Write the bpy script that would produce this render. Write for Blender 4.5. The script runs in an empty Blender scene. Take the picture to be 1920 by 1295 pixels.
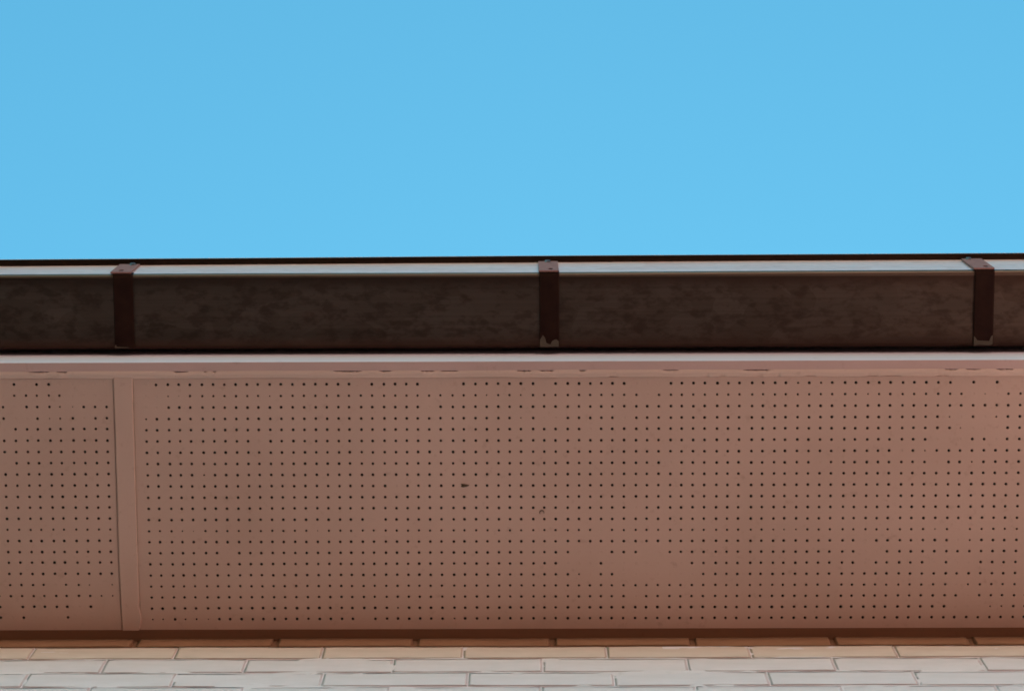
import bpy, bmesh, math, random
from mathutils import Matrix, Vector, noise

random.seed(7)
sc = bpy.context.scene
col = sc.collection

# ------------------------------------------------------------------ camera
EYE = 1.6
cam = bpy.data.cameras.new('camera')
cam.sensor_width = 36.0
cam.lens = 36.0 * 4769.54 / 1920.0
cam.clip_start = 0.05
cam.clip_end = 2000.0
camo = bpy.data.objects.new('camera', cam)
col.objects.link(camo)
camo.matrix_world = Matrix((
    (0.99998545, 0.00317348, 0.00436335, 0.0),
    (0.00382971, -0.98715393, -0.15972617, 0.0),
    (0.00380041, 0.15974055, -0.98715172, EYE),
    (0, 0, 0, 1)))
sc.camera = camo

# ------------------------------------------------------------------ sky, sun, exposure
SUN_EL, SUN_ROT = math.radians(52), math.radians(6)      # high behind the house, towards its right end
world = bpy.data.worlds.new('World')
sc.world = world
world.use_nodes = True
nt = world.node_tree
nt.nodes.clear()
sky = nt.nodes.new('ShaderNodeTexSky')
sky.sky_type = 'NISHITA'
sky.sun_disc = False
sky.sun_elevation = SUN_EL
sky.sun_rotation = SUN_ROT
sky.altitude = 0
sky.air_density = 1.0
sky.dust_density = 0.3
sky.ozone_density = 1.0
tint = nt.nodes.new('ShaderNodeMixRGB')
tint.blend_type = 'MULTIPLY'
tint.inputs[0].default_value = 1.0
tint.inputs[2].default_value = (0.41, 1.05, 0.94, 1)
bg = nt.nodes.new('ShaderNodeBackground')
bg.inputs['Strength'].default_value = 0.085
wout = nt.nodes.new('ShaderNodeOutputWorld')
nt.links.new(sky.outputs[0], tint.inputs[1])
nt.links.new(tint.outputs[0], bg.inputs['Color'])
nt.links.new(bg.outputs[0], wout.inputs['Surface'])

sl = bpy.data.lights.new('sun', 'SUN')
sl.energy = 5.0
sl.angle = math.radians(0.5)
sl.color = (1.0, 0.93, 0.87)
so = bpy.data.objects.new('sun', sl)
col.objects.link(so)
sd = Vector((math.sin(SUN_ROT) * math.cos(SUN_EL), math.cos(SUN_ROT) * math.cos(SUN_EL), math.sin(SUN_EL)))
so.rotation_euler = sd.to_track_quat('Z', 'Y').to_euler()

vs = sc.view_settings
vs.view_transform = 'Standard'
vs.look = 'None'
vs.gamma = 1.0
vs.exposure = 1.72
vs.use_curve_mapping = False
sc.cycles.max_bounces = 12
sc.cycles.diffuse_bounces = 6
sc.cycles.use_denoising = True
sc.cycles.filter_width = 1.7

# ------------------------------------------------------------------ materials
def new_mat(name):
    m = bpy.data.materials.new(name)
    m.use_nodes = True
    n = m.node_tree
    b = n.nodes['Principled BSDF']
    tc = n.nodes.new('ShaderNodeTexCoord')
    return m, n, b, tc.outputs['Object']

def mapping(n, vec, scale):
    mp = n.nodes.new('ShaderNodeMapping')
    mp.inputs['Scale'].default_value = scale
    n.links.new(vec, mp.inputs['Vector'])
    return mp.outputs[0]

def noise_tex(n, vec, scale, detail=4, rough=0.55, dist=0.0):
    t = n.nodes.new('ShaderNodeTexNoise')
    t.inputs['Scale'].default_value = scale
    t.inputs['Detail'].default_value = detail
    t.inputs['Roughness'].default_value = rough
    t.inputs['Distortion'].default_value = dist
    n.links.new(vec, t.inputs['Vector'])
    return t.outputs['Fac']

def ramp(n, fac, stops):
    r = n.nodes.new('ShaderNodeValToRGB')
    e = r.color_ramp.elements
    while len(e) < len(stops):
        e.new(0.5)
    for el, (p, c) in zip(e, stops):
        el.position = p
        el.color = (*c, 1) if len(c) == 3 else c
    n.links.new(fac, r.inputs[0])
    return r.outputs[0]

def mix(n, fac, a, b, mode='MIX'):
    m = n.nodes.new('ShaderNodeMixRGB')
    m.blend_type = mode
    for sock, v in zip(m.inputs, (fac, a, b)):
        if isinstance(v, (int, float)):
            sock.default_value = v
        elif isinstance(v, tuple):
            sock.default_value = (*v, 1)
        else:
            n.links.new(v, sock)
    return m.outputs[0]

def bump(n, b, h, strength, dist):
    bp = n.nodes.new('ShaderNodeBump')
    bp.inputs['Strength'].default_value = strength
    bp.inputs['Distance'].default_value = dist
    n.links.new(h, bp.inputs['Height'])
    n.links.new(bp.outputs[0], b.inputs['Normal'])

def paint(name, c, dirt=0.10, rough=0.55, bump_d=0.0006):
    """Old house paint: slow drift of tone, small grime, orange-peel relief."""
    m, n, b, v = new_mat(name)
    big = noise_tex(n, v, 3.0, 3)
    fine = noise_tex(n, v, 60.0, 5, 0.65)
    lo = tuple(x * (1 - dirt * k) for x, k in zip(c, (0.8, 1.0, 1.2)))
    hi = tuple(min(0.95, x * (1 + dirt * 0.5)) for x in c)
    base = ramp(n, big, [(0.3, lo), (0.7, hi)])
    spk = ramp(n, fine, [(0.26, (0.88, 0.86, 0.84)), (0.40, (1, 1, 1))])
    colr = mix(n, 1.0, base, spk, 'MULTIPLY')
    n.links.new(colr, b.inputs['Base Color'])
    b.inputs['Roughness'].default_value = rough
    b.inputs['Specular IOR Level'].default_value = 0.3
    bump(n, b, noise_tex(n, v, 260.0, 3), 0.35, bump_d)
    return m

PAINT = (0.575, 0.345, 0.272)
M_panel = paint('soffit_paint', PAINT)
M_trim = paint('trim_paint', (0.67, 0.42, 0.335), 0.08)
M_strip = paint('strip_paint', (0.60, 0.362, 0.288), 0.08)
M_fascia = paint('fascia_white_paint', (0.82, 0.65, 0.71), 0.06)
M_under = paint('fascia_edge_shade', (0.555, 0.335, 0.295), 0.10)
M_ledger = paint('shaded_ledger_paint', (0.34, 0.16, 0.085), 0.10)  # shade of the recess put into this darker brown
M_wall = paint('wall_paint', (0.90, 0.715, 0.725), 0.06, 0.6, 0.0020)
M_shaded = paint('shaded_wall_paint', (0.82, 0.60, 0.52), 0.08, 0.65, 0.0012)  # second course: shade below the eave put into the tone
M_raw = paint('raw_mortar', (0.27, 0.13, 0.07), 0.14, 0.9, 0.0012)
M_thin_shaded = paint('thin_shaded_wall_paint', (0.36, 0.175, 0.095), 0.16, 0.7, 0.0012)  # top course: thin paint, with eave shade also put into its brown

def galvanised(name, dark, light, rlo, rhi, metal, blo, folds):
    m, n, b, v = new_mat(name)
    st = mapping(n, v, (9.0, 16.0, 16.0))
    vo = n.nodes.new('ShaderNodeTexVoronoi')
    vo.inputs['Scale'].default_value = 3.2
    wob = n.nodes.new('ShaderNodeTexNoise')
    wob.inputs['Scale'].default_value = 14.0
    n.links.new(v, wob.inputs['Vector'])
    off = mix(n, 0.35, st, wob.outputs['Color'])
    n.links.new(off, vo.inputs['Vector'])
    cell = ramp(n, vo.outputs['Color'], [(0.2, dark), (0.8, light)])
    pat = noise_tex(n, mapping(n, v, (26.0, 44.0, 44.0)), 1.7, 6, 0.62, 0.12)
    blot = ramp(n, pat, [(0.38, blo), (0.52, (1, 1, 1))])
    c = mix(n, 1.0, cell, blot, 'MULTIPLY')
    strk = noise_tex(n, mapping(n, v, (0.8, 260.0, 260.0)), 1.0, 2)
    c = mix(n, 1.0, c, ramp(n, strk, [(0.35, (0.92, 0.92, 0.92)), (0.65, (1.05, 1.05, 1.05))]), 'MULTIPLY')
    if folds:                                   # fold and lip shade painted in with ragged edges; the bend gets a highlight
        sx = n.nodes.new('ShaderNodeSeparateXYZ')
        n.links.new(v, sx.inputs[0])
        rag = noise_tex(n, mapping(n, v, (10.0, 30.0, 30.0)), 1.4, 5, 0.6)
        def tone_band(a, b_, c_):
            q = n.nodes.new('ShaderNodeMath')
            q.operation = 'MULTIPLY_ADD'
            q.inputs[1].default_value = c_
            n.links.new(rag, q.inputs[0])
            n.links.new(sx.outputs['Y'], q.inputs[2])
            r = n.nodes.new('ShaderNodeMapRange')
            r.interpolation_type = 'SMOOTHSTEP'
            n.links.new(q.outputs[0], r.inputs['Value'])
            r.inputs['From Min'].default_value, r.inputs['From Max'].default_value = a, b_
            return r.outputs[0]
        fold_shade = (0.048, 0.021, 0.013)
        front = tone_band(.5170, .5410, .03)
        bend_shine = tone_band(.5024, .5057, .001)
        back = tone_band(.6018, .5718, -.024)
        c2 = mix(n, front, fold_shade, c)
        c2 = mix(n, back, fold_shade, c2)
        c = mix(n, bend_shine, (0.15, 0.09, 0.064), c2)
        c = mix(n, tone_band(.4968, .4976, .0), (0.040, 0.020, 0.012), c)
    n.links.new(c, b.inputs['Base Color'])
    b.inputs['Metallic'].default_value = metal
    rr = ramp(n, pat, [(0.3, (rhi,) * 3), (0.7, (rlo,) * 3)])
    n.links.new(rr, b.inputs['Roughness'])
    bump(n, b, strk, 0.08, 0.0004)
    return m
M_zinc = galvanised('brown_zinc_shaded_folds', (0.066, 0.034, 0.022), (0.081, 0.044, 0.030), .36, .50, .85, (0.68, 0.63, 0.61), True)
M_skylit = galvanised('sky_lit_zinc', (0.90, 0.55, 0.48), (0.93, 0.61, 0.54), .30, .42, .25, (0.88, 0.87, 0.86), False)

def rusty():
    m, n, b, v = new_mat('brown_bracket_paint')
    f = noise_tex(n, v, 55.0, 5)
    n.links.new(ramp(n, f, [(0.3, (0.019, 0.006, 0.004)), (0.7, (0.028, 0.010, 0.006))]), b.inputs['Base Color'])
    b.inputs['Roughness'].default_value = 0.5
    b.inputs['Specular IOR Level'].default_value = 0.05
    bump(n, b, noise_tex(n, v, 300.0, 3), 0.3, 0.0005)
    return m
M_strap = rusty()

def plain(name, c, rough=0.6, metal=0.0):
    m, n, b, v = new_mat(name)
    f = noise_tex(n, v, 80.0, 4)
    n.links.new(ramp(n, f, [(0.3, tuple(x * 0.8 for x in c)), (0.7, tuple(min(1, x * 1.15) for x in c))]), b.inputs['Base Color'])
    b.inputs['Roughness'].default_value = rough
    b.inputs['Metallic'].default_value = metal
    return m
M_plate = plain('sky_lit_bracket_paint', (0.30, 0.13, 0.11), 0.8)  # lit copy of the bracket paint, sky light put into the colour
M_plate.node_tree.nodes['Principled BSDF'].inputs['Specular IOR Level'].default_value = 0.15
M_hole = plain('hole_shade', (0.030, 0.016, 0.012), 0.8)
M_bolt = plain('bolt_steel', (0.16, 0.17, 0.18), 0.4, 0.7)
M_tape = plain('flaked_primer', (0.085, 0.050, 0.029), 0.7)
M_curl = plain('paint_curl', (0.20, 0.11, 0.07), 0.6)
M_scrap = plain('dry_scrap', (0.085, 0.045, 0.022), 0.8)
M_roof = plain('roof_felt', (0.07, 0.06, 0.055), 0.9)
M_board = plain('raw_hardboard', (0.085, 0.038, 0.022), 0.9)
M_dark = plain('attic_timber', (0.02, 0.013, 0.010), 0.9)
M_caulk = plain('old_caulk', (0.36, 0.24, 0.16), 0.8)

def added_paving_mat():
    m, n, b, v = new_mat('added_dark_paving')
    br = n.nodes.new('ShaderNodeTexBrick')
    br.inputs['Scale'].default_value = 4.0
    br.inputs['Color1'].default_value = (0.085, 0.036, 0.027, 1)
    br.inputs['Color2'].default_value = (0.070, 0.030, 0.021, 1)
    br.inputs['Mortar'].default_value = (0.075, 0.040, 0.030, 1)
    br.inputs['Mortar Size'].default_value = 0.012
    n.links.new(v, br.inputs['Vector'])
    d = noise_tex(n, v, 1.1, 5)
    c = mix(n, 1.0, br.outputs['Color'], ramp(n, d, [(0.3, (0.85, 0.85, 0.85)), (0.7, (1.1, 1.1, 1.1))]), 'MULTIPLY')
    n.links.new(c, b.inputs['Base Color'])
    b.inputs['Roughness'].default_value = 0.85
    return m
M_added_paving = added_paving_mat()

# ------------------------------------------------------------------ helpers
def link(name, me, mat, parent=None, smooth=False):
    o = bpy.data.objects.new(name, me)
    col.objects.link(o)
    if mat and not me.materials:
        me.materials.append(mat)
    if smooth:
        for p in me.polygons:
            p.use_smooth = True
    if parent:
        o.parent = parent
    return o

def mesh(name, verts, faces, mat, parent=None, smooth=False):
    me = bpy.data.meshes.new(name)
    me.from_pydata(verts, [], faces)
    me.update()
    return link(name, me, mat, parent, smooth)

def thing(name, label, cat, group=None):
    o = bpy.data.objects.new(name, None)
    col.objects.link(o)
    o['label'] = label
    o['category'] = cat
    if group:
        o['group'] = group
    return o

def box_data(x0, x1, y0, y1, z0, z1):
    v = [(x0, y0, z0), (x1, y0, z0), (x1, y1, z0), (x0, y1, z0), (x0, y0, z1), (x1, y0, z1), (x1, y1, z1), (x0, y1, z1)]
    f = [(3, 2, 1, 0), (4, 5, 6, 7), (0, 1, 5, 4), (1, 2, 6, 5), (2, 3, 7, 6), (3, 0, 4, 7)]
    return v, f

def box(name, x0, x1, y0, y1, z0, z1, mat, parent=None, bev=0.0):
    v, f = box_data(x0, x1, y0, y1, z0, z1)
    o = mesh(name, v, f, mat, parent)
    if bev:
        bm = bmesh.new()
        bm.from_mesh(o.data)
        bmesh.ops.bevel(bm, geom=bm.edges[:], offset=bev, segments=2, affect='EDGES', profile=0.6)
        bm.to_mesh(o.data)
        bm.free()
    return o

def nz(x, y, z=0.0):
    return noise.noise(Vector((x, y, z)))

# ------------------------------------------------------------------ levels (metres)
S = EYE + 3.69533          # underside of the perforated panels
WALL = 1.0478              # brick face
X0, X1 = -6.0, 1.3         # house front ends; the unseen right end is made up to brighten that side
DEEP = 9.0                 # depth of the house

# ground: one sheet to the horizon
M_pale = plain('pale_bounce_concrete', (0.56, 0.425, 0.37), 0.9)  # unseen ground, made pale to bounce light onto the wall
g = mesh('ground', [(-700, -700, 0), (700, -700, 0), (700, 700, 0), (-700, 700, 0)], [(0, 1, 2, 3)], M_pale)
g['kind'] = 'structure'
pv_ = mesh('added_paving', [(-.35, -8.0, .008), (60, -8.0, .008), (60, WALL - .01, .008), (-.35, WALL - .01, .008)], [(0, 1, 2, 3)], M_added_paving)  # unseen dark patch, added to hold back bounce light on the soffit
pv_['kind'] = 'structure'
added_lawn = mesh('added_lawn', [(-90, -70.0, .012), (-.35, -70.0, .012), (-.35, WALL - .01, .012), (-60, WALL - .01, .012)], [(0, 1, 2, 3)], plain('added_dark_turf', (0.030, 0.034, 0.014), 0.9))  # unseen dark area, added so the left side receives less bounce light
added_lawn['kind'] = 'structure'

# ------------------------------------------------------------------ brick wall
wall = thing('brick_wall', 'cream painted brick wall below the eave, its top course shaded brown', 'wall')

VARS = []
def brick_mesh(k, finish):
    """Unit brick: front face a 8 x 3 grid with rounded, uneven arrises."""
    rnd = random.Random(100 + k)
    nx, nz_ = 8, 3
    us = [0, .018, .06, .3, .5, .7, .94, .982, 1.0]
    ws = [0, .07, .93, 1.0]
    verts, faces = [], []
    for j, w in enumerate(ws):
        for i, u in enumerate(us):
            edge = (i in (0, nx)) or (j in (0, nz_))
            y = ((0.0007 if j == 0 else 0.0003) + rnd.uniform(-.0003, .0003)) if edge else rnd.uniform(-.0005, .0005)
            du = rnd.uniform(-.003, .003) if i not in (0, nx) else rnd.uniform(0, .003) * (1 if i == 0 else -1)
            dw = rnd.uniform(-.012, .012) if edge else rnd.uniform(-.006, .006)
            verts.append((u - .5 + du, y, w - .5 + dw))
    W = nx + 1
    for j in range(nz_):
        for i in range(nx):
            faces.append((j * W + i, j * W + i + 1, (j + 1) * W + i + 1, (j + 1) * W + i))
    ring = [i for i in range(W)] + [(j * W + nx) for j in range(1, nz_ + 1)] + [nz_ * W + i for i in range(nx - 1, -1, -1)] + [j * W for j in range(nz_ - 1, 0, -1)]
    base = len(verts)
    for r in ring:
        x, y, z = verts[r]
        verts.append((x, 0.05, z))
    n = len(ring)
    for q in range(n):
        a, b_ = ring[q], ring[(q + 1) % n]
        faces.append((b_, a, base + q, base + (q + 1) % n))
    me = bpy.data.meshes.new('brick')
    me.from_pydata(verts, [], faces)
    me.update()
    me.materials.append(finish)
    for p_ in me.polygons:
        p_.use_smooth = p_.index < nx * nz_
    return me

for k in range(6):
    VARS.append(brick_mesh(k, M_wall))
TOPV = [brick_mesh(20 + k, M_thin_shaded) for k in range(4)]
SECONDV = [brick_mesh(30 + k, M_shaded) for k in range(4)]

PITCH = 0.2118
beds = [S + .0455, S - .0242, S - .0906, S - .1601, S - .2297]
for k in range(5):
    beds.append(beds[-1] - .0697)
known = {0: [-.585, -.373, -.163, .042, .253, .462, .671],
         1: [-.728, -.515, -.298, -.090, .122, .334, .549],
         2: [-.611, -.405, -.191, .027, .237, .450, .665],
         3: [-.711, -.499, -.288, -.080, .128, .348, .558]}
def joints(c):
    js = list(known.get(c, []))
    if not js:
        off = .026 if c % 2 == 0 else -.083
        js = [off + random.uniform(-.004, .004) + PITCH * k for k in range(-3, 4)]
    while js[0] > -1.6:
        js.insert(0, js[0] - PITCH + random.uniform(-.003, .003))
    while js[-1] + PITCH < X1 - .05:
        js.append(js[-1] + PITCH + random.uniform(-.003, .003))
    return js + [X1]

HEAD = .0014
count = 0
for c in range(len(beds) - 1):
    zt, zb = beds[c], beds[c + 1]
    js = joints(c)
    for a, b_ in zip(js, js[1:]):
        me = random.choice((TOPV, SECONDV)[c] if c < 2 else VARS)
        o = bpy.data.objects.new('brick', me)
        col.objects.link(o)
        o.parent = wall
        hj = HEAD if c else random.uniform(.006, .010)
        bj = .0045 if c else .0060
        o.scale = (b_ - a - hj, 1.0, zt - zb - bj)
        o.location = ((a + b_) / 2, WALL - .0007 + random.uniform(-.0003, .0003) + (.001 if c == 0 else 0), (zt + zb) / 2 + random.uniform(-.0006, .0006))
        o.rotation_euler = (random.uniform(-.012, .012), 0, random.uniform(-.004, .004))
        count += 1

# painted mortar bed behind and between the bricks, smeared flush in places
def mortar():
    xa, xb, za, zb = -1.58, X1, beds[-1], beds[0]
    nx, nzz = 640, 150
    V, F = [], []
    for j in range(nzz + 1):
        z = za + (zb - za) * j / nzz
        for i in range(nx + 1):
            x = xa + (xb - xa) * i / nx
            n1 = nz(x * 9, z * 40, 3.1)
            n2 = nz(x * 45, z * 120, 9.7)
            d = .0002 - .0022 * n1 - .0010 * n2
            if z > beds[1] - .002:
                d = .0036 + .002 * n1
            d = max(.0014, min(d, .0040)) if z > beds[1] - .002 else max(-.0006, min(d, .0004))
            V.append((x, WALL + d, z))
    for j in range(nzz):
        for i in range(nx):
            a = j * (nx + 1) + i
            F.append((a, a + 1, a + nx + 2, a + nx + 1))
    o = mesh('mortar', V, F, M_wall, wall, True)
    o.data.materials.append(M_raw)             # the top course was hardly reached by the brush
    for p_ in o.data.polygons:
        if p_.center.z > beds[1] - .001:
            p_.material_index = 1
    return o
mortar()

# the rest of the wall, outside the picture: coursed brickwork in one piece
def brickwork():
    V, F = [], []
    def add(x0, x1, z0, z1):
        v, f = box_data(x0, x1, WALL, WALL + .05, z0, z1)
        k = len(V)
        V.extend(v)
        F.extend(tuple(q + k for q in ff) for ff in f)
    z = beds[-1]
    r = 0
    while z > .02:
        z2 = max(z - .0697, .0)
        x = X0 - (PITCH / 2 if r % 2 else 0)
        while x < X1:
            add(max(x + .005, X0), min(x + PITCH - .005, X1), z2 + .004, z - .004)
            x += PITCH
        z = z2
        r += 1
    for c in range(len(beds) - 1):
        for lo, hi in ((X0, -1.62),):
            x = lo
            while x < hi - .02:
                add(x + .005, min(x + PITCH, hi) - .005, beds[c + 1] + .004, beds[c] - .004)
                x += PITCH
    o = mesh('brickwork', V, F, M_wall, wall)
    o['kind'] = 'stuff'
brickwork()
box('wall_core', X0, X1, WALL + .0125, DEEP, 0.0, S + .03, M_wall, wall)

# ------------------------------------------------------------------ eave: perforated panels, battens, fascia, roof
eave = thing('roof_eave', 'tan painted soffit of perforated panels with fascia board, seen from below', 'eave')
P_FRONT, P_BACK = .6455, 1.0316

LEFT = [-769.2, -752.0, -734.6, -718.8, -700.8, -685.2, -666.6, -650.0, -633.0, -616.2]
RIGHT = [-558.1, -542.3, -524.5, -508.7, -492.3, -474.3, -457.9, -441.5, -424.5, -407.9, -391.7, -374.5, -358.0, -340.9, -324.0,
         -307.0, -290.4, -273.4, -257.4, -239.8, -223.4, -205.7, -189.2, -172.6, -156.2, -139.4, -122.5, -104.3, -88.3, -70.7,
         -54.1, -37.1, -20.5, -3.8, 14.3, 30.7, 47.5, 65.6, 82.2, 98.8, 115.0, 131.5, 148.9, 166.7, 182.9, 200.0, 217.8, 234.0,
         250.9, 267.9, 286.2, 302.4, 318.8, 337.7, 353.7, 371.4, 387.2, 405.0, 421.9, 438.9, 455.6, 474.6, 490.5, 508.5, 524.9,
         541.4, 559.8, 576.5, 594.1, 611.8, 629.7, 646.1, 664.0, 681.4, 698.7, 715.5, 733.4]
ROWS_R = [655.0, 672.2, 689.4, 706.5, 723.2, 740.2, 757.3, 774.4, 791.3, 808.3, 825.4, 842.2, 859.4, 876.3, 893.2, 910.0, 927.0, 944.0, 960.9, 977.8, 994.8, 1011.6]
ROWS_L = [653.9, 670.7, 687.7, 705.0, 721.0, 738.3, 755.4, 772.2, 789.2, 806.2, 823.2, 839.8, 856.5, 873.4, 890.5, 907.4, 923.6, 940.8, 957.8, 974.8, 991.5, 1008.1]

# holes blocked by old paint (0 = closed, below 1 = partly closed); keys are rows
def R_(*s):
    out = set()
    for q in s:
        out |= set(range(q[0], q[1] + 1)) if isinstance(q, tuple) else {q}
    return out
SHUT_R = {0: R_(0, 19, (25, 27), 35, (43, 45), 71, 73, 75, 76), 1: R_(0, 1, 44, 72, 74), 2: R_(0, 1, 25), 3: R_(35, 36, 42, 71, 73),
          4: R_(39, (72, 74)), 5: R_(10, (69, 71), 74), 6: R_(66), 7: R_(46, 59, 69), 9: R_(22), 11: R_(43), 12: R_(20), 13: R_(40, 71),
          14: R_(63, 71), 15: R_(7, (38, 40), 44, 45, 63, 64), 16: R_((37, 39), (41, 47), 63, 69, 71, 72), 17: R_(39, (42, 48)),
          18: R_(71), 19: R_(43, 72), 20: R_((71, 73)), 21: R_(19)}
SMALL_R = {0: {57: .7, 59: .75}, 1: {2: .6, 3: .35, 11: .55, 63: .6, 73: .4, 33: .7, 30: .6}, 3: {0: .6, 33: .4, 70: .5, 74: .6},
           4: {71: .4}, 6: {68: .5}, 7: {72: .6}, 8: {5: .6}, 13: {3: .6, 4: .35, 15: .4, 55: .7, 56: .6, 57: .65, 69: .5},
           14: {72: .7}, 17: {38: .6}, 18: {72: .8}, 20: {22: .6, 74: .5, 75: .55}, 21: {0: .55, 1: .5, 3: .65, 4: .7, 5: .5, 27: .7}}
SHUT_L = {0: {0, 2, 5, 6, 7, 8, 9}, 1: {0, 6, 7, 8, 9}, 2: {1}, 3: {1, 2, 7}, 4: {0}, 7: {0}, 19: {4, 8}, 20: set(), 21: {0, 6, 8, 9}}
SHUT_L = {0: {0, 2, 5, 6, 7, 8, 9}, 1: {0, 6, 7, 8, 9}, 2: {1}, 3: {1, 2, 7}, 4: {0}, 7: {0}, 18: {4, 8}, 20: {0, 6, 8, 9}, 21: {0, 2, 3, 4, 6, 7, 8, 9}}
SMALL_L = {2: {5: .6, 6: .4}, 3: {4: .4, 5: .7}, 18: {7: .5, 9: .6}, 19: {8: .6, 9: .65}}

HOLE = .00203
THICK = .006
ROW_BOOST = {0: 1.05, 1: .86, 13: .82, 18: .9, 19: .95, 20: 1.08, 21: 1.05}

def bow(y):
    """Added upward bend near the wall, shaped so the panels shade darker there."""
    t = max(0.0, (y - .885) / (P_BACK - .885))
    return .0150 * t * t

def perforated_panel(xs, rows, x0, x1, shut, small, z0, tilt=0.0, rnd=None):
    """One sheet with true round holes: each cell is an 8-sided ring of quads round a hole, a soft countersink and a bore."""
    rnd = rnd or random.Random(3)
    xs = [v / 1000 for v in xs]
    rows = [v / 1000 * (1 + bow(v / 1000) / 3.695) for v in rows]
    gx = [x0] + [(a + b) / 2 for a, b in zip(xs, xs[1:])] + [x1]
    gy = [P_FRONT] + [(a + b) / 2 for a, b in zip(rows, rows[1:])] + [P_BACK]
    V, F, RAW = [], [], []
    def zz(x, y):
        return z0 + tilt * (x - x0) + .0007 * nz(x * 2.1, y * 4.0, 1.7) + bow(y)
    K = 12
    for j, ry in enumerate(rows):
        for i, rx in enumerate(xs):
            xa, xb, ya, yb = gx[i], gx[i + 1], gy[j], gy[j + 1]
            cx, cy = rx + rnd.uniform(-.0002, .0002), ry + rnd.uniform(-.0002, .0002)
            out = []
            xm1, xm2 = xa + (xb - xa) / 3, xa + 2 * (xb - xa) / 3
            ym1, ym2 = ya + (yb - ya) / 3, ya + 2 * (yb - ya) / 3
            for (x, y) in ((xb, ym1), (xb, ym2), (xb, yb), (xm2, yb), (xm1, yb), (xa, yb), (xa, ym2), (xa, ym1), (xa, ya), (xm1, ya), (xm2, ya), (xb, ya)):
                out.append((x, y))
            closed = i in shut.get(j, ())
            f = small.get(j, {}).get(i, 1.0) * ROW_BOOST.get(j, 1.0) * rnd.uniform(.94, 1.05)
            r = HOLE * (min(f, .8) if closed else f)
            k = len(V)
            for (x, y) in out:
                V.append((x, y, zz(x, y)))
            # matching directions: outer ring starts a third up the +x side and runs counter-clockwise
            ang = [math.atan2(y - (ya + yb) / 2, x - (xa + xb) / 2) for x, y in out]
            ro = r * 1.45
            e1, e2 = rnd.uniform(.96, 1.05), rnd.uniform(.96, 1.04)
            for a in ang:
                x, y = cx + ro * math.cos(a) * e1, cy + ro * math.sin(a) * e2
                V.append((x, y, zz(x, y)))
            for a in ang:
                x, y = cx + r * math.cos(a) * e1, cy + r * math.sin(a) * e2
                V.append((x, y, zz(x, y) + (.0002 if closed else .0005)))
            for q in range(K):
                q2 = (q + 1) % K
                F.append((k + q2, k + q, k + K + q, k + K + q2))
                F.append((k + K + q2, k + K + q, k + 2 * K + q, k + 2 * K + q2))
            if closed:
                F.append(tuple(k + 2 * K + q for q in reversed(range(K))))
            else:
                for a in ang:
                    x, y = cx + r * math.cos(a) * e1, cy + r * math.sin(a) * e2
                    V.append((x, y, zz(x, y) + THICK))
                for q in range(K):
                    q2 = (q + 1) % K
                    RAW.append(len(F))
                    F.append((k + 2 * K + q2, k + 2 * K + q, k + 3 * K + q, k + 3 * K + q2))
    # panel edges
    for (a, b_) in (((x0, P_FRONT), (x1, P_FRONT)), ((x1, P_FRONT), (x1, P_BACK)), ((x1, P_BACK), (x0, P_BACK)), ((x0, P_BACK), (x0, P_FRONT))):
        k = len(V)
        V += [(*a, zz(*a)), (*b_, zz(*b_)), (*b_, zz(*b_) + THICK), (*a, zz(*a) + THICK)]
        F.append((k, k + 1, k + 2, k + 3))
    o = mesh('soffit_panel', V, F, M_panel, eave)
    o.data.materials.append(M_board)       # the bores are raw board, never reached by the paint
    for q in RAW:
        o.data.polygons[q].material_index = 1
    return o

def fill(a, b, pitch=16.95):
    n = int((b - a) / pitch)
    return [a + pitch * k for k in range(n + 1)]

def rand_shut(n, seed):
    rnd = random.Random(seed)
    return {j: {i for i in range(n) if nz(i * .12 + seed, j * .25, 5.5) > .42 or rnd.random() < .02} for j in range(22)}

lx = fill(-769.2 - 16.95 * 58, -769.2 - 10) + LEFT
off = len(lx) - len(LEFT)
sh = {j: {i for i in s if i < off} for j, s in rand_shut(off, 11).items()}
for j, s in SHUT_L.items():
    sh[j] |= {i + off for i in s}
sm = {j: {i + off: f for i, f in d.items()} for j, d in SMALL_L.items()}
perforated_panel(lx, ROWS_L, lx[0] / 1000 - .012, -.6058, sh, sm, S - .0004, 0, random.Random(5))

rx_ = RIGHT + fill(750.3, (X1 + .30) * 1000 - 30)
off = len(RIGHT)
sh = {j: {i + off for i in s} for j, s in rand_shut(len(rx_) - off, 23).items()}
for j, s in SHUT_R.items():
    sh[j] |= s
perforated_panel(rx_, ROWS_R, -.5775, rx_[-1] / 1000 + .012, sh, SMALL_R, S, 0, random.Random(9))
xr = rx_[-1] / 1000 + .012
xl = lx[0] / 1000 - .012
box('soffit_board', X0 - .3, xl - .024, P_FRONT, P_BACK, S, S + THICK, M_panel, eave)

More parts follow.
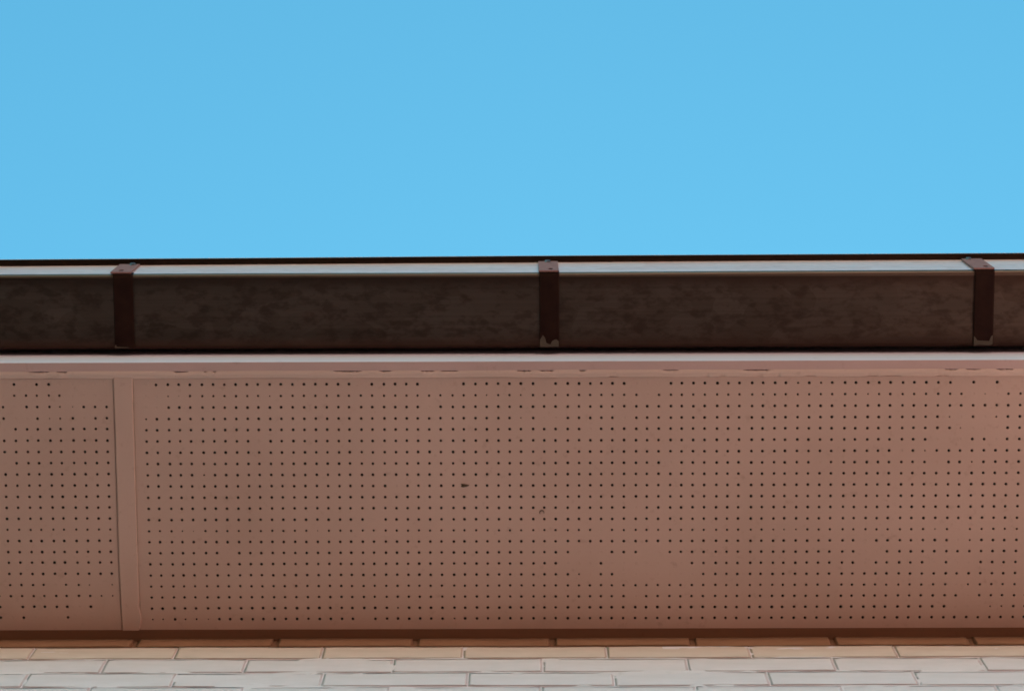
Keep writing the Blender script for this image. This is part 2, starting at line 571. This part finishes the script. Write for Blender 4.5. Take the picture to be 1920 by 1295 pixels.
# cover strips over the panel joints, edges a little wavy
def cover_strip(xa, xb, name='cover_strip'):
    V, F = [], []
    n = 60
    y0, y1 = .6435, P_BACK + .0004
    for i in range(n + 1):
        y = y0 + (y1 - y0) * i / n
        l = xa + .0008 * nz(y * 14, 1.3, xa) + .00035 * nz(y * 90, 4.3, xa)
        r = xb + .0007 * nz(y * 11, 7.7, xa) + .00045 * nz(y * 80, 2.1, xa)
        if xa < 0 and y > .992:
            r += .0035 * math.sin((y - .992) / .036 * math.pi) - .0016
        bw = bow(y)
        zb = S - .0026 + .0005 * nz(y * 5, 3.3, xa) + bw
        V += [(l - .004, y, S + .0062 + bw), (l - .004, y, S + .0022 + bw), (l, y, S + .0020 + bw), (l + .0002, y, zb + .0014), (l + .0018, y, zb), (r - .0012, y, zb), (r, y, zb + .0014), (r, y, S + .0062 + bw)]
    for i in range(n):
        for q in range(7):
            a = i * 8 + q
            F.append((a, a + 8, a + 9, a + 1))
    for base in (0, n * 8):
        F.append(tuple(base + q for q in (range(8) if base else reversed(range(8)))))
    return mesh(name, V, F, M_strip, eave)
cs = cover_strip(-.6046, -.5762)
cover_strip(xl - .028, xl + .004)

# cracked caulk line along the right edge of the strip
def caulk():
    V, F = [], []
    n = 150
    for i in range(n + 1):
        y = .648 + (1.012 - .648) * i / n
        x = -.5754 + .0008 * nz(y * 40, .4) + .0004 * nz(y * 160, 2.4)
        w = max(.0002, .0009 * (.55 + nz(y * 22, 8.8)))
        if y < .75:
            w = .0007 + .0006 * abs(nz(y * 60, 3.0))
        zc = S + bow(y) - .0010 - .0012 * abs(nz(y * 50, 6.0))
        V += [(x - w, y, S + bow(y) + .001), (x, y, zc), (x + w, y, S + bow(y) + .001)]
    for i in range(n):
        for q in range(2):
            a = i * 3 + q
            F.append((a, a + 3, a + 4, a + 1))
    return mesh('caulk_line', V, F, M_caulk, eave)
caulk()

# fascia board
FB = S - .004
FASCIA_F, FASCIA_B = .6208, .6345
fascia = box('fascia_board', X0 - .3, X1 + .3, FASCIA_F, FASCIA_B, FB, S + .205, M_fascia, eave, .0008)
fascia.data.materials.append(M_under)      # shade of the downward-facing edge put into a darker colour
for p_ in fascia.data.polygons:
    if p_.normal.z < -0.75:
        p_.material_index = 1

# bead between fascia and panels, with open cracks along both its edges
def at_x(px):
    return (px - 960) * .000783 - .0165
CR1 = [(45, 95), (100, 125), (320, 352), (378, 386), (395, 404), (618, 684), (708, 738), (785, 818), (822, 862), (966, 1000), (1008, 1042), (1085, 1100),
       (1240, 1276), (1388, 1452), (1770, 1800), (1810, 1842), (1865, 1905), (-300, -240), (2050, 2110)]
CR2 = [(1140, 1160), (1322, 1332), (1349, 1363), (1420, 1432), (1459, 1466), (1509, 1533), (1625, 1650), (1654, 1692), (1668, 1682), (1757, 1768), (1771, 1780)]
def opening(x, cracks):
    o = 0.0
    for a, b_ in cracks:
        xa, xb = at_x(a), at_x(b_)
        if xa < x < xb:
            t = (x - xa) / (xb - xa)
            o = max(o, min(1, 5 * min(t, 1 - t)))
    return o
def bead():
    V, F = [], []
    n = 1500
    xa, xb = -1.9, X1 + .3
    for i in range(n + 1):
        x = xa + (xb - xa) * i / n
        w = nz(x * 25, 3.3) * .0006 + nz(x * 110, 5.1) * .0004
        yf = FASCIA_B - .0006 + w * .4 + .0020 * opening(x, CR1) * (1 + .8 * nz(x * 300, 1.1))
        yb = .6448 + nz(x * 9, 12.0) * .0007 - .0012 * opening(x, CR2)
        zb = FB - .0004 + nz(x * 6, 8.0) * .0004
        ym = yf + (yb - yf) * .45
        V += [(x, yf, S + .006), (x, yf, zb + .0006), (x, yf + .0012, zb), (x, ym, zb), (x, yb - .001, zb + .0024), (x, yb + .0018, S + .0012), (x, yb + .0018, S + .006)]
    for i in range(n):
        for q in range(6):
            a = i * 7 + q
            F.append((a, a + 7, a + 8, a + 1))
    return mesh('edge_bead', V, F, M_trim, eave)
bead()
box('edge_bead', X0 - .3, -1.9, FASCIA_B, .6460, FB, S + .006, M_trim, eave)

# recessed ledger against the wall
box('ledger_strip', X0 - .3, X1 + .3, P_BACK + .0006, WALL + .012, S + .0226, S + .046, M_ledger, eave)
# roof deck, gable boards and rafters closing the dark space over the panels
def roof():
    xa, xb = X0 - .3, X1 + .3
    prof = [(.556, S + .242), (5.2, S + 1.23), (DEEP + .5, S + .20), (DEEP + .5, S + .15), (5.2, S + 1.18), (.556, S + .202)]
    V = [(xa, y, z) for y, z in prof] + [(xb, y, z) for y, z in prof]
    n = len(prof)
    F = [tuple(range(n)), tuple(range(2 * n - 1, n - 1, -1))] + [(i, i + n, (i + 1) % n + n, (i + 1) % n) for i in range(n)]
    mesh('roof_deck', V, F, M_roof, eave)
    for x in (xa, xb - .02):
        V = [(x, .637, S + .007), (x + .02, .637, S + .007), (x + .02, DEEP, S + .007), (x, DEEP, S + .007),
             (x, .637, S + .205), (x + .02, .637, S + .205), (x + .02, 5.2, S + 1.17), (x, 5.2, S + 1.17), (x, DEEP, S + .20), (x + .02, DEEP, S + .20)]
        F = [(0, 3, 8, 7, 4), (1, 5, 6, 9, 2), (0, 1, 2, 3), (0, 4, 5, 1), (2, 9, 8, 3), (4, 7, 6, 5), (7, 8, 9, 6)]
        mesh('gable_board', V, F, M_trim, eave)
    box('attic_floor', xa + .02, xb - .02, P_FRONT, WALL + .3, S + .050, S + .056, M_dark, eave)
roof()

# ------------------------------------------------------------------ gutter
gut = thing('rain_gutter', 'dark weathered metal box gutter hung on brown straps along the roof edge', 'gutter')
ZG = S + .0566
K = 3.7519 / 3.7217        # plan scale of the gutter at this height
# stations along the gutter: front plane, lip height, lip edge (it is a little bent along its length)
ST = [(-6.3, .4944, .093, .4835), (-.79, .4944, .0925, .4836), (-.404, .4938, .1018, .4835), (-.016, .4940, .1136, .4832), (.372, .4928, .1160, .4826), (.76, .4920, .1158, .4816), (2.6, .4920, .1158, .4816)]
def station(x):
    for a, b_ in zip(ST, ST[1:]):
        if x <= b_[0]:
            t = min(1, max(0, (x - a[0]) / (b_[0] - a[0])))
            v = [p_ + (q - p_) * t for p_, q in zip(a[1:], b_[1:])]
            return [v[0] * K, v[1] * K, v[2] * K]
    return [q * K for q in ST[-1][1:]]

def gutter_profile(x):
    yf, h, yl = station(x)
    wob = .0006 * nz(x * 7, 2.2)
    P = []
    # lip: outer top, outer bottom, underside, then down the front face
    P.append((yl + .0004, h + .0090))
    P.append((yl, h + .0006))
    P.append((yl + .0010, h))
    P.append((yf - .0006, h - .0004 + wob))
    P.append((yf, h - .0016 + wob))
    P.append((yf + wob, h * .5))
    P.append((yf, .0062))
    for a in (22, 45, 68):
        t = math.radians(a)
        P.append((yf + .0062 * (1 - math.cos(t)), .0062 * (1 - math.sin(t))))
    P.append((yf + .0066, .0000))
    P.append((yf + .020, .0009 + wob))
    P.append((0.5526, .0013 + .0006 * nz(x * 4, 4.4)))
    P.append((0.5549, .0019 + .0006 * nz(x * 4, 4.4)))
    P.append((0.5933, .0006 + wob))
    for a in (20, 40, 60, 80):
        t = math.radians(a)
        P.append((.6003 + .0135 * math.sin(t), .0006 + .0135 * (1 - math.cos(t))))
    P.append((.6139, .020))
    P.append((.6139, .118))
    return P

def trough():
    V, F = [], []
    xs = [X0 - .3 + .25 * k for k in range(int((-1.1 - X0 + .3) / .25))] + [-1.1 + .02 * k for k in range(111)] + [1.2, 1.3, 1.45, X1 + .3]
    rows = []
    for x in xs:
        P = gutter_profile(x)
        k = len(V)
        rows.append((k, len(P)))
        V += [(x, y, ZG + z) for y, z in P]
    for (a, n), (b_, _) in zip(rows, rows[1:]):
        for q in range(n - 1):
            F.append((a + q, b_ + q, b_ + q + 1, a + q + 1))
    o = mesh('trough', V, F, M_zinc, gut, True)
    o.data.materials.append(M_skylit)          # paler copy of the zinc, sky reflection put into the front face colour
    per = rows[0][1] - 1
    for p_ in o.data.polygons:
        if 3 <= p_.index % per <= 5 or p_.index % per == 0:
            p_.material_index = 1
    md = o.modifiers.new('thickness', 'SOLIDIFY')
    md.thickness = .0011
    md.offset = 1.0
    o.data.set_sharp_from_angle(angle=math.radians(35))
    return o
tr = trough()
for x in (X0 - .3, X1 + .3):
    P = gutter_profile(x)
    V = [(x, y, ZG + z) for y, z in P] + [(x + .0012, y, ZG + z) for y, z in P]
    n = len(P)
    mesh('end_cap', V, [tuple(range(n)), tuple(range(2 * n - 1, n - 1, -1))] + [(i, i + n, (i + 1) % n + n, (i + 1) % n) for i in range(n)], M_zinc, gut)

def plate_with_hole(w, h, t, hx, hz, r, rz, N=16):
    """Upright plate in local x-z, facing -y, with a round hole through it."""
    V, F = [], []
    sq = []
    per = N // 4
    crn = [(w / 2, 0), (w / 2, h), (-w / 2, h), (-w / 2, 0)]
    for c in range(4):
        a, b_ = crn[c], crn[(c + 1) % 4]
        for q in range(per):
            sq.append((a[0] + (b_[0] - a[0]) * q / per, a[1] + (b_[1] - a[1]) * q / per))
    a0 = math.atan2(-(hz), w / 2)
    for y in (0.0, t):
        for (x, z) in sq:
            V.append((x, y, z))
        for (x, z) in sq:
            a = math.atan2(z - hz, x - hx)
            V.append((hx + r * math.cos(a), y, hz + rz * math.sin(a)))
    for q in range(N):
        q2 = (q + 1) % N
        F.append((q, q2, N + q2, N + q))
        F.append((2 * N + q2, 2 * N + q, 3 * N + q, 3 * N + q2))
        F.append((q2, q, 2 * N + q, 2 * N + q2))
        F.append((N + q, N + q2, 3 * N + q2, 3 * N + q))
    return V, F

def strap(xc, dx, front_w, hole_dx, bolt_dx, patch, label):
    yf, h, yl = station(xc)
    V, F = [], []
    w = .0297
    xc *= K
    yf, h, yl = station(xc)
    # bottom band with a turned-up front corner, hugging the trough
    prof = [(yf - .0012, .0110), (yf - .0008, .0034), (yf + .0010, -.0014), (yf + .005, -.0028), (yf + .020, -.0026), (.553, -.0022), (.595, -.0026), (.6100, -.0022)]
    inner = [(yf - .0002, .0110), (yf - .0001, .0050), (yf + .002, .0006), (yf + .007, -.0004), (yf + .020, -.0002), (.553, .0004), (.595, .0000), (.6100, .0004)]
    n = len(prof)
    segs = [-.5, -.44, 0, .44, .5]
    for s in segs:
        for (y, z) in prof:
            V.append((xc + s * w, y, ZG + z + (.0007 if abs(s) == .5 else 0)))
    m = len(segs)
    for i in range(m - 1):
        for q in range(n - 1):
            a = i * n + q
            F.append((a, a + n, a + n + 1, a + 1))
    k = len(V)
    for s in (-.5, .5):
        for (y, z) in inner:
            V.append((xc + s * w, y, ZG + z))
    for q in range(n - 1):
        F.append((q, q + 1, k + q + 1, k + q))
        a = (m - 1) * n + q
        F.append((a + 1, a, k + n + q, k + n + q + 1))
    F.append((n - 1, 2 * n - 1, 3 * n - 1, 4 * n - 1, 5 * n - 1, k + 2 * n - 1, k + n - 1))
    o = mesh('strap', V, F, M_strap, gut)
    o['label'] = label
    # front plate against the gutter face
    pv, pf = plate_with_hole(front_w, h - .006, .0022, hole_dx, .019, .0046, .0085)
    p_ = mesh('front_plate', pv, pf, M_plate, o)
    p_.location = (xc + dx, yf - .0034, ZG + .0006)
    bm = bmesh.new()
    bmesh.ops.create_cone(bm, cap_ends=True, segments=12, radius1=.0050, radius2=.0050, depth=.0008)
    me = bpy.data.meshes.new('hole_disc')
    bm.to_mesh(me)
    bm.free()
    sw = link('hole_disc', me, M_hole, o)  # dark disc standing in for the shade inside the plate hole
    sw.location = (xc + dx + hole_dx, yf - .0015, ZG + .0196)
    sw.scale = (1, 1.9, 1)
    sw.rotation_euler = (math.radians(90), 0, 0)
    # bolt head near the top of the plate
    bm = bmesh.new()
    bmesh.ops.create_cone(bm, cap_ends=True, segments=6, radius1=.0050, radius2=.0042, depth=.0030)
    me = bpy.data.meshes.new('bolt')
    bm.to_mesh(me)
    bm.free()
    b_ = link('bolt', me, M_bolt, o)
    b_.location = (xc + dx + bolt_dx, yf - .0048, ZG + h - .016)
    b_.rotation_euler = (math.radians(90), 0.3, 0)
    # flaked patch at the lower end
    if patch:
        k = len(patch) // 2
        top = [(xc + a * w, y * K) for a, y in patch]
        V = [(x, y, ZG - .0034) for x, y in top] + [(x, y, ZG - .0020) for x, y in top]
        n = len(top)
        F = [tuple(reversed(range(n)))] + [(i, (i + 1) % n, (i + 1) % n + n, i + n) for i in range(n)]
        mesh('flaked_patch', V, F, M_tape, o)
    return o
strap(-.5905, -.0036, .0305, -.002, .006, [(-.485, .6010), (-.44, .5985), (-.40, .6020), (.2, .6028), (.2, .6038), (-.485, .6038)], 'strap with slim torn end, at the joint of the soffit panels')
strap(.0390, -.0008, .0300, .003, -.001, [(-.47, .5935), (-.33, .5865), (-.22, .5905), (-.15, .5985), (.05, .6005), (.15, .5950), (.33, .5925), (.47, .5960), (.47, .6040), (-.47, .6040)], 'strap with two rough tan flakes at its inner end')
strap(.6808, -.0008, .0310, .006, -.006, [(-.47, .5900), (-.38, .5925), (-.30, .5965), (.30, .5975), (.40, .5900), (.47, .5890), (.47, .6025), (.3, .6035), (-.2, .6030), (-.47, .6040)], 'strap with a square tan bare patch at its inner end')

# ------------------------------------------------------------------ small things caught on the panels
def curl(parent):
    V, F = [], []
    N, M = 14, 5
    for i in range(N + 1):
        a = math.radians(-30 + 250 * i / N)
        r = .0032
        w = .0009 * math.sin(math.pi * (i + .6) / (N + 1.2)) + .0002
        for q in range(M):
            b_ = 2 * math.pi * q / M
            V.append((.0271 + (r + w * math.cos(b_)) * math.cos(a), .8492 - (r + w * math.cos(b_)) * math.sin(a), S - .0012 + w * math.sin(b_)))
    for i in range(N):
        for q in range(M):
            F.append((i * M + q, i * M + (q + 1) % M, (i + 1) * M + (q + 1) % M, (i + 1) * M + q))
    return mesh('paint_curl', V, F, M_curl, parent, True)
curl(eave)

def scrap():
    t = thing('plant_scrap', 'tiny dry brown scrap stuck over a hole of the perforated panel', 'plant scrap')
    rnd = random.Random(4)
    def blade(cx, cy, L, ang, w):
        V, F = [], []
        n = 6
        for i in range(n + 1):
            s = i / n
            ww = w * math.sin(math.pi * (.12 + .8 * s))
            x, y = cx + L * (s - .5) * math.cos(ang), cy + L * (s - .5) * math.sin(ang)
            z = S - .0008 - .0018 * math.sin(math.pi * s)
            nxn, nyn = -math.sin(ang), math.cos(ang)
            V += [(x + nxn * ww, y + nyn * ww, z), (x, y, z - ww * .8), (x - nxn * ww, y - nyn * ww, z), (x, y, z + ww * .4)]
        for i in range(n):
            for q in range(4):
                a, b_ = i * 4 + q, i * 4 + (q + 1) % 4
                F.append((a, b_, b_ + 4, a + 4))
        F += [(3, 2, 1, 0), (n * 4, n * 4 + 1, n * 4 + 2, n * 4 + 3)]
        return V, F
    for nm, a in (('stem', (-.0868, .8066, .0125, .15, .0012)), ('husk', (-.0887, .8078, .0080, -.25, .0023)), ('stem', (-.0862, .8086, .0100, -.10, .0010))):
        V, F = blade(*a)
        mesh(nm, V, F, M_scrap, t, True)
scrap()
